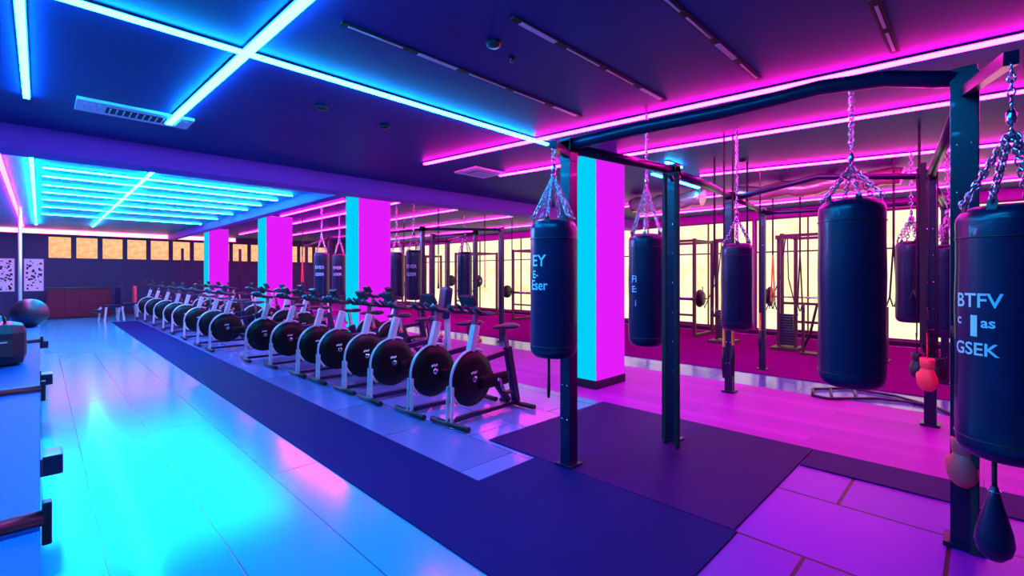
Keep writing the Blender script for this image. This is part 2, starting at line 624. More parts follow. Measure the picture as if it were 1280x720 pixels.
def fitting(px, py, label, r=0.05, name='smoke_detector', cat='detector'):
    d = (CEIL - CAM_H) * F / (HOR - py)
    p = P(px, d, CEIL)
    o = MB().lathe([(0, 0), (r, 0), (r, -0.018), (r * 0.7, -0.035), (0, -0.04)], seg=20).build(name, M['black'], loc=p)
    tag(o, label, cat)


fitting(617, 53, 'black round ceiling fitting between the two unlit channels', 0.055)
fitting(402, 133, 'black ceiling fitting under the long cyan strip', 0.06)
fitting(481, 157, 'small dark ceiling fitting near the magenta beam', 0.06)
fitting(640, 72, 'tiny ceiling sensor beside the black round fitting', 0.022, 'ceiling_sensor', 'sensor')
fitting(928, 200, 'small pale ceiling spotlight above the rig', 0.05, 'ceiling_spotlight', 'spotlight')


# ------------------------------------------------------------------ rig: posts and beams
def post(p, w, h, label, group='rig posts'):
    e = empty('rig_post', (p.x, p.y, 0), 0, label, 'post', group)
    MB().box((0, 0, h / 2), (w, w, h), bevel=0.006).build('upright', M['steel'], e)
    MB().box((0, 0, 0.014), (w + 0.06, w + 0.06, 0.028)).build('base_plate', M['steel'], e)
    mb = MB()
    for k in range(int((h - 0.5) / 0.28)):
        for s in (-1, 1):
            mb.ball((-w / 2 - 0.0, s * w * 0.25, 0.4 + k * 0.28), 0.008, u=6, v=4)
    mb.build('bolts', M['chrome'], e)
    return e


HB = 2.70
P1 = P(711, 3.95)
P2 = P(841, 4.55)
P3 = P(912, 6.42)
P5 = P(953, 7.9)
P4 = P(1206, 2.79)
P6 = P(1163, 5.0)
P7 = P(1183, 4.1)
post(P1, 0.105, HB, 'slim black rig post behind the lettered bag in front of the square column')
post(P2, 0.10, HB - 0.06, 'black rig post with resistance bands hanging on it')
post(P3, 0.10, HB, 'black rig post behind the small bag with yellow straps')
post(P5, 0.09, HB, 'black rig post in front of the cream windows')
post(P4, 0.125, HB + 0.08, 'thick black rig post with a red glove hanging on it')
post(P6, 0.10, HB, 'black rig post behind the hanging red glove')


def beam(pts, r, label, brackets=()):
    base = Vector(pts[0])
    e = empty('rig_beam', base, 0, label, 'beam', 'rig beams')
    mb = MB()
    mb.tube([Vector(p) - base for p in pts], r, seg=12)
    mb.build('bar', M['steel'], e)
    for q in (pts[0], pts[-1]):
        v = Vector(q) - base
        MB().box(v, (0.11, 0.11, 0.11), bevel=0.006).build('joint', M['steel'], e)
    return e


def top(p, z=HB):
    return Vector((p.x, p.y, z))


A, B = top(P1, HB - 0.02), top(P4, 2.76)
arch = [A]
for t, dz in ((0.12, 0.02), (0.237, 0.04), (0.454, 0.05), (0.57, 0.07), (0.71, 0.10), (0.85, 0.08), (0.95, 0.02)):
    arch.append(A.lerp(B, t) + Vector((0, 0, dz)))
arch.append(B)
beam(arch, 0.05, 'bowed black rig beam under the longest pink strip holding the plain bag')
beam([top(P1, 2.66), top(P2, 2.60)], 0.045, 'black rig beam in front of the top of the square column')
beam([top(P2, 2.58), top(P2, 2.58).lerp(top(P3, 2.66), 0.5) + Vector((0, 0, 0.03)), top(P3, 2.66)], 0.04, 'black rig beam leading back from the banded post')
beam([top(P3, 2.66), top(P5, 2.66)], 0.035, 'black rig beam reaching back to the window side post')
beam([top(P3, 2.62), top(P3).lerp(top(P6), 0.5) + Vector((0, 0, 0.08)), top(P6, 2.64)], 0.035, 'bowed black rig beam in the middle depth of the rig')
beam([top(P5, 2.62), (9.3, 0.4, 2.66)], 0.035, 'farthest black rig beam in front of the cream windows')
post(Vector((9.3, 0.4, 0)), 0.09, HB, 'rig post almost hidden behind the thick post')
beam([top(P6, 2.6), (9.3, 0.4, 2.6)], 0.035, 'rig beam running back behind the thick black post')
beam([top(P4, 2.66), top(P6, 2.64)], 0.04, 'rig beam leading back from the top of the thick post')


# ------------------------------------------------------------------ punching bags
def bag_text(parent, lines, r, rot, mat):
    """lines: (text, size, z, x offset, style) printed around the bag"""
    for txt, size, z, xo, sx in lines:
        cu = bpy.data.curves.new('print', 'FONT')
        cu.body = txt
        cu.size = size
        cu.align_x = 'CENTER'
        cu.offset = 0.0012
        to = bpy.data.objects.new('print_tmp', cu)
        COL.objects.link(to)
        dg = bpy.context.evaluated_depsgraph_get()
        me = bpy.data.meshes.new_from_object(to.evaluated_get(dg))
        bpy.data.objects.remove(to)
        bm = bmesh.new()
        bm.from_mesh(me)
        bpy.data.meshes.remove(me)
        if not bm.verts:
            bm.free()
            continue
        for v in bm.verts:
            v.co.x = v.co.x * sx + xo
        x0 = min(v.co.x for v in bm.verts)
        x1 = max(v.co.x for v in bm.verts)
        x = x0 + 0.012
        while x < x1:
            bmesh.ops.bisect_plane(bm, geom=list(bm.verts) + list(bm.edges) + list(bm.faces), plane_co=(x, 0, 0), plane_no=(1, 0, 0))
            x += 0.012
        for v in bm.verts:
            a = rot + v.co.x / r
            zz = v.co.y + z
            v.co = Vector(((r + 0.0022) * math.cos(a), (r + 0.0022) * math.sin(a), zz))
        me = bpy.data.meshes.new('lettering')
        bm.to_mesh(me)
        bm.free()
        me.materials.append(mat)
        o = bpy.data.objects.new('lettering', me)
        COL.objects.link(o)
        o.parent = parent


def punch_bag(p, z0, z1, r, ztop, label, lines=(), face=None, hi=True, gather=0.33, strands=6):
    """p plan position, z0/z1 bottom and top of the bag, ztop height of the mount it hangs from"""
    H = z1 - z0
    e = empty('punching_bag', (p.x, p.y, z0), 0, label, 'punching bag', 'hanging punching bags')
    rr = min(0.07, r * 0.4)
    prof = [(0, 0.0), (r - rr, 0.0)]
    for k in range(1, 6):
        a = -PI / 2 + k * PI / 10
        prof.append((r - rr + rr * math.cos(a), rr + rr * math.sin(a)))
    n = 10
    for k in range(1, n):
        z = rr + (H - 2 * rr) * k / n
        prof.append((r * (1.0 + 0.012 * math.sin(k * 1.3)), z))
    for k in range(0, 6):
        a = k * PI / 10
        prof.append((r - rr + rr * math.cos(a), H - rr + rr * math.sin(a)))
    prof.append((0, H - 0.01))
    MB().lathe(prof, seg=48 if hi else 24).build('body', M['leather'], e)
    for z in (0.09, H - 0.14):
        MB().torus((0, 0, z), r + 0.001, 0.0035, n=48 if hi else 20, seg=6).build('seam', M['vinyl'], e)
    zr = H + gather
    for k in range(strands):
        a = 2 * PI * k / strands + 0.4
        q = Vector((math.cos(a) * (r - 0.02), math.sin(a) * (r - 0.02), H - 0.035))
        # leather tab and d-ring, then the chain
        out = Vector((math.cos(a), math.sin(a), 0))
        MB().bar(q - out * -0.012 - Vector((0, 0, 0.07)), q + out * -0.005 + Vector((0, 0, 0.05)), 0.035, 0.006, up=out).build('tab', M['vinyl'], e)
        c = MB()
        s = q + Vector((0, 0, 0.05))
        if hi:
            c.torus(s, 0.016, 0.004, Matrix((out, Vector((0, 0, 1)), out.cross(Vector((0, 0, 1))))).transposed(), n=10, seg=5)
            c.chain(s, (0, 0, zr), 0.036, 0.005)
        else:
            c.chain(s, (0, 0, zr), 0.06, 0.006)
        c.build('chain', M['chrome'], e)
    h = MB()
    h.torus((0, 0, zr), 0.024, 0.006, ROT_X.to_3x3(), n=14, seg=6)
    h.lathe([(0, 0), (0.012, 0.002), (0.018, 0.02), (0.018, 0.05), (0.008, 0.07), (0, 0.072)], (0, 0, zr + 0.02), seg=12)
    h.torus((0, 0, zr + 0.105), 0.018, 0.005, n=12, seg=6, rot=ROT_X.to_3x3())
    h.build('swivel', M['chrome'], e)
    if ztop - z0 > zr + 0.14:
        c = MB()
        c.chain((0, 0, zr + 0.115), (0, 0, ztop - z0), 0.036 if hi else 0.06, 0.005)
        c.build('hanging_chain', M['chrome'], e)
    if lines:
        bag_text(e, lines, r * 1.012, face, M['print'])
    return e


def cam_angle(p, off=0.0):
    """angle on the bag that faces the camera position"""
    return math.atan2(-p.y, -p.x) + off


b1 = P(692, 3.5)
punch_bag(b1, 0.99, 2.0, 0.172, 2.52, 'black punching bag with broken cyan white lettering in front of the slim post',
          [('EY', 0.115, 0.67, 0, 1.0), ('E-', 0.075, 0.585, -0.03, 1.0), ('Eser', 0.10, 0.50, 0, 0.85)], cam_angle(b1, -0.68))
b2 = P(808, 4.92)
punch_bag(b2, 0.86, 2.02, 0.18, CEIL - 0.0, 'black punching bag hanging beside the right side of the square column',
          [('Fi', 0.10, 0.66, 0, 1.0), ('E:', 0.09, 0.56, 0, 1.0), ('i', 0.09, 0.42, 0.02, 1.0)], cam_angle(b2, -0.72), gather=0.5)
b3 = P(921, 5.5)
punch_bag(b3, 0.95, 1.96, 0.17, CEIL, 'blue lit punching bag with yellow straps below it', gather=0.3)
b5 = P(1064, 3.05)
punch_bag(b5, 0.88, 2.08, 0.182, 2.84, 'large plain black punching bag without lettering in the middle of the rig', gather=0.22)
b6 = P(1264, 2.05)
punch_bag(b6, 0.80, 1.90, 0.18, 2.50, 'nearest black punching bag with white block lettering cut by the frame edge',
          [('BTFV', 0.085, 0.66, 0, 0.95), ('c', 0.06, 0.585, -0.075, 1.0), ('as', 0.06, 0.575, 0.045, 1.0), ('I', 0.13, 0.535, -0.005, 1.7), ('GSEK', 0.075, 0.455, -0.01, 1.0)],
          cam_angle(b6, -0.62), gather=0.33, strands=8)
b7 = P(1139, 6.4)
punch_bag(b7, 0.95, 2.05, 0.17, CEIL, 'dark punching bag glimpsed behind the post with the red glove', hi=False)
b8 = P(1184, 5.6)
punch_bag(b8, 0.85, 1.95, 0.17, CEIL, 'punching bag mostly hidden behind the thick black post', hi=False)

# bracket arms that carry the bags hung off the beams
def bracket(a, b, label):
    a, b = Vector(a), Vector(b)
    e = empty('bag_bracket', a, 0, label, 'bracket', 'bag brackets')
    MB().bar((0, 0, 0), b - a, 0.05, 0.06).build('arm', M['steel'], e)
    MB().torus(b - a + Vector((0, 0, -0.035)), 0.016, 0.005, ROT_X.to_3x3(), n=12, seg=6).build('eye', M['chrome'], e)
    MB().box((0, 0, 0), (0.11, 0.11, 0.13), bevel=0.005).build('clamp', M['steel'], e)


bracket((P1.x, P1.y, 2.60), (b1.x, b1.y, 2.56), 'black bracket arm holding the lettered bag on the slim post')
bracket((P4.x, P4.y, 2.68), (b6.x, b6.y, 2.54), 'black bracket arm holding the nearest lettered bag')

# second rig, far behind the bikes, with its smaller looking bags
far_posts = [(627, 11.2, 'thin violet rig post left of the lettered bag'), (594, 12.0, 'far rig post beside the right hand distant bag'),
             (541, 13.0, 'far rig post between the distant bags'), (528, 11.0, 'far rig post touching the lettered distant bag'),
             (560, 15.0, 'thin far rig post against the cream glow'), (412, 14.0, 'far rig post between the two left distant bags'),
             (468, 16.5, 'far rig post just behind the second column'), (383, 17.5, 'far rig post beside the violet column'),
             (300, 20.5, 'far rig post between the two farthest columns'), (228, 20.0, 'pair of far poles left of the farthest column')]
FP = []
for px, d, lab in far_posts:
    q = P(px, d)
    FP.append(q)
    post(q, 0.09, HB, lab, 'far rig posts')
for a, b, lab in ((0, 3, 'far rig beam over the lettered distant bag'), (1, 2, 'far rig beam right of the second column'), (3, 5, 'far rig beam behind the second column'),
                  (5, 7, 'far rig beam left of the second column'), (4, 6, 'farthest rig beam in the pink haze'), (1, 4, 'far rig beam leading to the window side')):
    beam([top(FP[a], 2.66), top(FP[b], 2.66)], 0.035, lab)
for px, d, lines, lab in ((581, 11.6, 1, 'distant dark punching bag in front of the cream windows'),
                          (517, 10.7, 2, 'distant teal lit punching bag with faint lettering'),
                          (496, 11.7, 0, 'distant dark bag just right of the second magenta column'),
                          (402, 11.9, 2, 'distant teal lit bag left of the second magenta column'),
                          (424, 12.9, 2, 'distant bag touching the cyan side of the second column')):
    q = P(px, d)
    tx = [('EVER', 0.11, 0.72, 0, 1.0), ('GSER', 0.10, 0.55, 0, 1.0)] if lines == 2 else ()
    punch_bag(q, 1.02, 2.15, 0.18, CEIL, lab, tx, cam_angle(q, -0.3), hi=False, gather=0.4, strands=4)


# ------------------------------------------------------------------ gloves, bands and straps
def glove(loc, s, rz, mat, label):
    """a hanging boxing glove, cuff up"""
    e = empty('boxing_glove', loc, rz, label, 'boxing glove')
    prof = [(0, 0), (0.030, 0.006), (0.058, 0.03), (0.070, 0.065), (0.066, 0.105), (0.050, 0.145), (0.040, 0.165)]
    b = MB().lathe([(r * s, z * s) for r, z in prof], seg=20)
    for v in b.bm.verts:
        v.co.y *= 0.72
    b.ball((0.055 * s, 0.0, 0.085 * s), 0.026 * s, (1, 0.9, 1.9), rot=Matrix.Rotation(0.35, 4, 'Y'))
    b.build('mitt', mat, e)
    c = MB().lathe([(0.040 * s, 0.162 * s), (0.046 * s, 0.17 * s), (0.050 * s, 0.235 * s), (0.044 * s, 0.24 * s), (0.036 * s, 0.19 * s)], seg=20)
    for v in c.bm.verts:
        v.co.y *= 0.72
    c.build('cuff', mat, e)
    MB().tube([(0, 0, 0.235 * s), (0.0, 0, 0.32 * s), (0.01, 0, 0.42 * s)], 0.006, 6).build('lace', mat, e)
    return e


g = P(1203, 2.66)
glove((g.x, g.y, 0.40), 1.15, 0.8, M['red'], 'bright red boxing glove hanging on the thick black post')
o = MB().tube([(0, 0, 0), (0.0, 0, 0.25), (0.02, 0.02, 0.42), (0.06, 0.04, 0.5)], 0.012, 8).build('hanging_strap', M['strap'], loc=(g.x, g.y, 0.80))
tag(o, 'black strap holding the bright red glove on the thick post', 'strap')
g2 = P(1159, 4.55)
glove((g2.x, g2.y, 0.47), 1.35, 0.8, M['red'], 'smaller looking red boxing glove hanging left of the thick post')
o = MB()
o.bar((0, 0, 0), (0, 0, 1.75), 0.05, 0.01)
o = o.build('hanging_strap', M['strap'], loc=(g2.x, g2.y + 0.03, 0.93))
tag(o, 'black webbing strap holding the red glove left of the thick post', 'strap')

# dark training mitts bundled around the second glove
for k, (px, d, z, lab) in enumerate(((1146, 4.75, 0.55, 'dark boxing glove left of the red glove on the webbing'),
                                     (1172, 4.75, 0.50, 'dark boxing glove right of the red glove on the webbing'),
                                     (1161, 4.8, 0.78, 'dark boxing glove above the red glove on the webbing'))):
    q = P(px, d)
    glove((q.x, q.y, z), 1.1, 0.6 + k, M['vinyl'], lab)
    o = MB().tube([(0, 0, 0), (0, 0, 2.64 - z - 0.4)], 0.007, 6).build('hanging_strap', M['strap'], loc=(q.x, q.y, z + 0.42))
    tag(o, ('thin black cord holding the %s' % lab)[:90], 'strap')


def loop_band(p, z0, z1, w, mat, label, rz=PI / 4, r=0.012):
    """a closed loop of rubber band hanging from z1 down to z0"""
    e = empty('resistance_band', (p.x, p.y, z0), rz, label, 'resistance band', 'hanging bands')
    h = z1 - z0
    pts = []
    for k in range(9):
        a = PI + PI * k / 8
        pts.append((w * math.cos(a), 0, w + w * math.sin(a)))
    for k in range(9):
        a = PI * k / 8
        pts.append((w * 0.6 * math.cos(a), 0, h - w + w * math.sin(a)))
    MB().tube(pts, r, 8, closed=True).build('band', mat, e)
    return e


loop_band(P(831, 4.25), 0.09, 2.5, 0.032, M['strap'], 'long black resistance band loop hanging left of its post', r=0.018)
loop_band(P(846, 4.2), 0.06, 2.5, 0.03, M['strap'], 'long black resistance band loop hanging in front of its post', r=0.018)
o = MB().bar((0, 0, 0), P(846, 4.2, 2.52) - P(829, 4.28, 2.52) , 0.03, 0.03)
o.bar(P(838, 4.24, 2.52) - P(829, 4.28, 2.52), P(841, 4.55, 2.52) - P(829, 4.28, 2.52), 0.03, 0.03)
o = o.build('band_hook', M['steel'], loc=P(829, 4.28, 2.50))
tag(o, 'small black steel hook carrying the two long resistance bands', 'hook')
# yellow straps and dark grips below the blue lit bag
for k, (px, z0, z1, mat, w, lab) in enumerate(((905, 0.72, 1.0, M['yellow'], 0.045, 'yellow strap under the left edge of the blue lit bag'),
                                               (916, 0.74, 0.98, M['yellow'], 0.035, 'yellow strap under the middle of the blue lit bag'),
                                               (950, 0.70, 0.98, M['yellow'], 0.045, 'yellow strap on the window side rig post'))):
    d = 5.75 if k < 2 else 7.6
    q = P(px, d)
    e = empty('training_strap', (q.x, q.y, z0 - 0.38), PI / 4, lab, 'strap', 'yellow training straps')
    MB().box((0, 0, 0.38 + (z1 - z0) / 2), (w, 0.02, z1 - z0), bevel=0.003).build('cuff', mat, e)
    MB().tube([(0, 0, 0.38), (0.01, 0, 0.2), (0, 0, 0.0)], [0.02, 0.03, 0.018], 8).build('grip', M['vinyl'], e)
    MB().bar((0, 0, 0.38 + z1 - z0), (0, 0, CEIL - z0 + 0.38), 0.022, 0.006).build('webbing', M['strap'], e)

# suspension trainers hanging from the ceiling among the rigs
def trainer(p, z, mat, label):
    e = empty('suspension_trainer', (p.x, p.y, z), PI / 4, label, 'suspension trainer', 'suspension trainers')
    hgt = CEIL - z
    MB().bar((0, 0, hgt * 0.45), (0, 0, hgt), 0.03, 0.008).build('anchor_strap', M['strap'], e)
    for s in (-1, 1):
        MB().bar((0, 0, hgt * 0.45), (s * 0.07, 0, 0.16), 0.025, 0.006).build('strap', mat, e)
        MB().tube([(s * 0.07, 0, 0.17), (s * 0.07 - 0.06, 0, 0.03), (s * 0.07 + 0.06, 0, 0.03), (s * 0.07, 0, 0.17)], 0.010, 6).build('handle', M['vinyl'], e)


for px, d, z, m_, lab in ((893, 6.9, 0.95, 'strap', 'black suspension trainer just left of the blue lit bag'),
                          (934, 7.2, 1.05, 'red', 'red strapped suspension trainer at the right edge of the blue lit bag'),
                          (966, 9.2, 0.9, 'yellow', 'yellow strapped suspension trainer between two window side poles'),
                          (1000, 8.6, 0.9, 'strap', 'black suspension trainer left of the plain bag'),
                          (1117, 6.9, 1.1, 'strap', 'black suspension trainer right of the plain bag'),
                          (1149, 5.4, 1.25, 'strap', 'black suspension trainer above the hanging red glove'),
                          (606, 13.6, 1.2, 'red', 'red strapped suspension trainer right of the distant dark bag'),
                          (548, 12.4, 1.2, 'yellow', 'yellow strapped suspension trainer between the distant bags'),
                          (640, 14.5, 1.1, 'strap', 'black suspension trainer left of the lettered bag'),
                          (505, 14.0, 1.2, 'yellow', 'far suspension trainer right of the second column'),
                          (378, 14.5, 1.2, 'red', 'far suspension trainer right of the third column')):
    trainer(P(px, d), z, M[m_], lab)

# teardrop ball on a strap below the nearest bag, strap beside it
q = P(1243, 2.05)
e = empty('speed_ball', (q.x, q.y, 0.36), 0, 'black teardrop speed ball hanging under the nearest lettered bag', 'speed ball')
MB().lathe([(0, 0), (0.03, 0.005), (0.056, 0.035), (0.066, 0.075), (0.060, 0.125), (0.042, 0.2), (0.024, 0.27), (0.012, 0.32), (0, 0.325)], seg=24).build('ball', M['leather'], e)
MB().tube([(0, 0, 0.32), (0, 0, 0.45)], 0.009, 8).build('strap', M['strap'], e)
MB().torus((0, 0, 0.30), 0.02, 0.004, n=14, seg=6).build('collar', M['chrome'], e)
q = P(1218, 2.60)
o = MB().bar((0, 0, 0), (0, 0, 1.0), 0.03, 0.008).build('hanging_strap', M['strap'], loc=(q.x, q.y, 0.05))
tag(o, 'long black strap hanging down past the red glove almost to the floor', 'strap')
# small strap hanging under the bag at the slim post
q = P(686, 3.5)
e = empty('hand_strap', (q.x, q.y, 0.67), PI / 4, 'short dark hand strap hanging below the bag on the slim post', 'strap')
MB().tube([(0, 0, 0.33), (0, 0, 0.18), (-0.02, 0, 0.06), (0.012, 0, 0.02), (0.035, 0, 0.07), (0.02, 0, 0.16)], 0.011, 8).build('webbing', M['vinyl'], e)

# steel frame piece lying on the magenta planks
a = P(1015, 4.0)
ft = []
e = empty('floor_frame', (a.x, a.y, 0), 0, 'low steel frame lying on magenta planks below the plain bag', 'floor frame')
def onfloor(px, py, z=0.02):
    d = CAM_H * F / (py - HOR)
    v = P(px, d, z)
    return v - Vector((a.x, a.y, 0))
pts = [onfloor(1016, 488), onfloor(1060, 487), onfloor(1120, 497), onfloor(1172, 512), onfloor(1188, 520)]
MB().tube(pts, 0.018, 8).build('rail', M['steel'], e)
MB().tube([onfloor(1016, 496), onfloor(1035, 500), onfloor(1095, 500), onfloor(1140, 505), onfloor(1172, 512)], 0.018, 8).build('rail', M['steel'], e)
MB().tube([onfloor(1016, 488), onfloor(1016, 496)], 0.018, 8).build('crossbar', M['steel'], e)
MB().tube([onfloor(1038, 488), onfloor(1040, 500)], 0.016, 8).build('crossbar', M['steel'], e)
MB().tube([onfloor(1068, 490), onfloor(1070, 500)], 0.016, 8).build('crossbar', M['steel'], e)


# ------------------------------------------------------------------ spin bikes
def make_bike():
    e = empty('spin_bike', (0, 0, 0))
    MB().tube([(0, -0.29, 0.035), (0, 0.29, 0.035)], 0.03, 10).build('front_foot', M['black'], e)
    MB().tube([(1.08, -0.27, 0.035), (1.08, 0.27, 0.035)], 0.03, 10).build('rear_foot', M['black'], e)
    MB().bar((0, 0, 0.06), (1.08, 0, 0.06), 0.06, 0.045, bevel=0.006).build('floor_beam', M['steel'], e)
    # flywheel with cover
    fly = MB().lathe([(0, -0.05), (0.10, -0.052), (0.20, -0.045), (0.285, -0.03), (0.30, -0.012), (0.30, 0.012), (0.285, 0.03), (0.20, 0.045), (0.10, 0.052), (0, 0.05)],
                     (0.32, 0, 0.46), 40, ROT_X).build('flywheel', M['disc'], e)
    MB().lathe([(0, -0.010), (0.03, -0.008), (0.036, 0), (0.036, 0.01)], (0.32, -0.052, 0.46), 16, ROT_X.inverted()).build('hub', M['chrome'], fly)
    bd = MB()
    for k in range(4):
        bd.box((0.27 + 0.022 * k, -0.0535, 0.53 + 0.006 * (k % 2)), (0.014, 0.004, 0.026), Matrix.Rotation(0.25, 4, 'Y'))
    bd.build('badge', M['print'], fly)
    # silver guard hugging the front half of the wheel, and the fork down to the foot
    ring = MB()
    rt = ROT_X.to_3x3()
    ring.torus((0.32, -0.02, 0.46), 0.322, 0.015, rt, a0=PI * 0.36, a1=PI * 1.25, n=26, seg=8)
    ring.build('guard', M['silver'], e)
    for s in (-1, 1):
        fk = MB()
        fk.bar((0.0, s * 0.035, 0.05), (0.01, s * 0.035, 0.42), 0.02, 0.035, bevel=0.004)
        fk.build('fork', M['silver'], e)
    MB().bar((0.30, 0, 0.76), (0.38, 0, 1.04), 0.07, 0.085, bevel=0.012).build('head_tube', M['silver'], e)
    MB().bar((0.36, 0, 1.0), (0.38, 0, 1.17), 0.04, 0.05).build('handlebar_post', M['chrome'], e)
    hb = MB()
    hb.tube([(0.16, -0.20, 1.25), (0.24, -0.22, 1.19), (0.38, -0.22, 1.18), (0.42, -0.10, 1.17), (0.42, 0.10, 1.17), (0.38, 0.22, 1.18), (0.24, 0.22, 1.19), (0.16, 0.20, 1.25)], 0.028, 8)
    hb.tube([(0.16, -0.06, 1.27), (0.26, -0.07, 1.19), (0.42, -0.06, 1.17)], 0.018, 8)
    hb.tube([(0.16, 0.06, 1.27), (0.26, 0.07, 1.19), (0.42, 0.06, 1.17)], 0.018, 8)
    hb.build('handlebar', M['vinyl'], e)
    cs = MB().box((0.26, 0, 1.31), (0.05, 0.22, 0.13), Matrix.Rotation(-0.5, 4, 'Y'), bevel=0.01).build('console', M['vinyl'], e)
    MB().box((0.232, 0, 1.318), (0.006, 0.15, 0.08), Matrix.Rotation(-0.5, 4, 'Y')).build('screen', M['screen'], cs)
    MB().bar((0.32, 0, 0.78), (0.92, 0, 0.10), 0.05, 0.075, bevel=0.01).build('down_tube', M['steel'], e)
    MB().bar((0.34, 0, 0.62), (0.86, 0, 0.68), 0.05, 0.06, bevel=0.008).build('top_tube', M['steel'], e)
    sh = MB().box((0.62, -0.05, 0.40), (0.46, 0.07, 0.15), bevel=0.03).build('chain_guard', M['disc'], e)
    MB().bar((1.06, 0, 0.06), (0.90, 0, 0.74), 0.07, 0.09, bevel=0.01).build('seat_tube', M['steel'], e)
    MB().bar((0.90, 0, 0.70), (0.86, 0, 0.95), 0.036, 0.045).build('seat_post', M['chrome'], e)
    sd = MB()
    sd.ball((0.95, 0, 0.985), 0.12, (0.95, 1.0, 0.30))
    sd.ball((0.80, 0, 0.985), 0.09, (1.6, 0.5, 0.32))
    sd.build('saddle', M['vinyl'], e)
    cr = MB()
    cr.bar((0.66, -0.10, 0.40), (0.74, -0.10, 0.26), 0.015, 0.03)
    cr.bar((0.66, 0.08, 0.40), (0.58, 0.08, 0.54), 0.015, 0.03)
    cr.tube([(0.66, -0.11, 0.40), (0.66, 0.09, 0.40)], 0.02, 8)
    cr.build('crank', M['chrome'], e)
    MB().box((0.74, -0.155, 0.26), (0.10, 0.09, 0.025), bevel=0.005).build('pedal', M['black'], e)
    MB().box((0.58, 0.135, 0.54), (0.10, 0.09, 0.025), bevel=0.005).build('pedal', M['black'], e)
    kn = MB().lathe([(0, 0), (0.02, 0), (0.028, 0.02), (0.02, 0.04), (0, 0.042)], (0.42, 0, 0.86), 12, ROT_Y).build('knob', M['red'], e)
    return e


proto = make_bike()
row = [(562, 3.03), (515, 2.97), (462, 2.92), (430, 2.92), (397, 2.90), (372, 2.86), (338, 2.80), (307, 2.68), (262, 2.50), (247, 2.50),
       (230, 2.5), (215, 2.5), (204, 2.5), (192, 2.5), (181, 2.5), (172, 2.48)]
last = None
for i, (px, X) in enumerate(row):
    u = (px - 640) / F
    Y = X * (1 - u) / (1 + u)
    if last is not None and Y - last < 0.66:
        Y = last + 0.66
    last = Y
    o = proto if i == 0 else copy_tree(proto)
    o.location = (X, Y, 0.0)
    o.rotation_euler = (0, 0, random.uniform(-0.04, 0.04) if i else 0.06)
    lab = ('nearest spin bike at the rig end of the aisle row with its whole frame showing' if i == 0 else
           '%s spin bike of the aisle row counting from the rig end' % ords[i])
    tag(o, lab, 'exercise bike', 'spin bikes in the aisle row')
k = 0
for i, Y in enumerate((7.5, 8.3, 10.5, 11.6, 12.7, 13.8, 16.0, 17.2, 18.4, 19.5)):
    o = copy_tree(proto)
    X = 4.15 if Y < 9 else 3.75
    o.location = (X, Y, 0.0)
    o.rotation_euler = (0, 0, random.uniform(-0.05, 0.05))
    tag(o, '%s spin bike of the back row beside the columns counting from the rig end' % ords[i], 'exercise bike', 'spin bikes in the back row')


# upright padded bench behind the nearest bikes
q = P(556, 7.8)
e = empty('weight_bench', (q.x, q.y, 0), -0.3, 'black upright padded bench on a silver base behind the nearest bikes', 'weight bench')
MB().box((0, 0, 1.13), (0.13, 0.34, 0.52), Matrix.Rotation(0.12, 4, 'Y'), bevel=0.045).build('backrest', M['leather'], e)
MB().box((-0.30, 0, 0.52), (0.42, 0.30, 0.09), bevel=0.03).build('seat', M['leather'], e)
MB().bar((0.06, 0, 0.04), (0.04, 0, 1.0), 0.11, 0.07, bevel=0.008).build('upright', M['silver'], e)
MB().bar((-0.5, 0, 0.04), (0.12, 0, 0.04), 0.07, 0.06).build('base_rail', M['silver'], e)
MB().bar((-0.35, 0, 0.05), (-0.30, 0, 0.49), 0.06, 0.06).build('seat_post', M['silver'], e)
MB().bar((0.1, -0.25, 0.03), (0.1, 0.25, 0.03), 0.06, 0.06).build('foot', M['black'], e)
MB().bar((-0.5, -0.2, 0.03), (-0.5, 0.2, 0.03), 0.06, 0.06).build('foot', M['black'], e)


# ------------------------------------------------------------------ racks by the window
def rack(x, y, w, dp, h, label, bar_z=1.2, plates=2, rz=0.0):
    e = empty('squat_rack', (x, y, 0.012), rz, label, 'rack', 'racks by the window wall')
    for sx in (-1, 1):
        for sy in (-1, 1):
            MB().box((sx * dp / 2, sy * w / 2, h / 2), (0.07, 0.07, h)).build('upright', M['brown'], e)
    for sx in (-1, 1):
        MB().bar((sx * dp / 2, -w / 2, h - 0.05), (sx * dp / 2, w / 2, h - 0.05), 0.06, 0.06).build('top_rail', M['brown'], e)
    for sy in (-1, 1):
        MB().bar((-dp / 2, sy * w / 2, h - 0.05), (dp / 2, sy * w / 2, h - 0.05), 0.06, 0.06).build('side_rail', M['brown'], e)
        MB().bar((-dp / 2, sy * w / 2, 0.04), (dp / 2, sy * w / 2, 0.04), 0.07, 0.06).build('foot_rail', M['brown'], e)
    for z in (0.35, 0.55, 0.95):
        MB().bar((-dp / 2, -w / 2, z), (-dp / 2, w / 2, z), 0.05, 0.05).build('shelf_rail', M['brown'], e)
    b = empty('barbell', (x, y, bar_z), rz, 'loaded barbell on the %s' % label.replace('seen between the banded post and the blue lit bag', 'right of the banded post'), 'barbell', 'barbells on the racks')
    MB().tube([(-dp / 2 - 0.07, -1.05, 0), (-dp / 2 - 0.07, 1.05, 0)], 0.015, 8).build('bar', M['chrome'], b)
    for s in (-1, 1):
        for k in range(plates):
            MB().lathe([(0, -0.02), (0.22 - 0.05 * k, -0.02), (0.22 - 0.05 * k, 0.02), (0, 0.02)], (-dp / 2 - 0.07, s * (0.82 + 0.06 * k), 0), 24, ROT_X).build('plate', M['black'], b)
    MBh = MB()
    for sy in (-1, 1):
        MBh.box((-dp / 2 - 0.06, sy * w / 2, bar_z - 0.03), (0.09, 0.05, 0.03))
    MBh.build('hook', M['steel'], e)


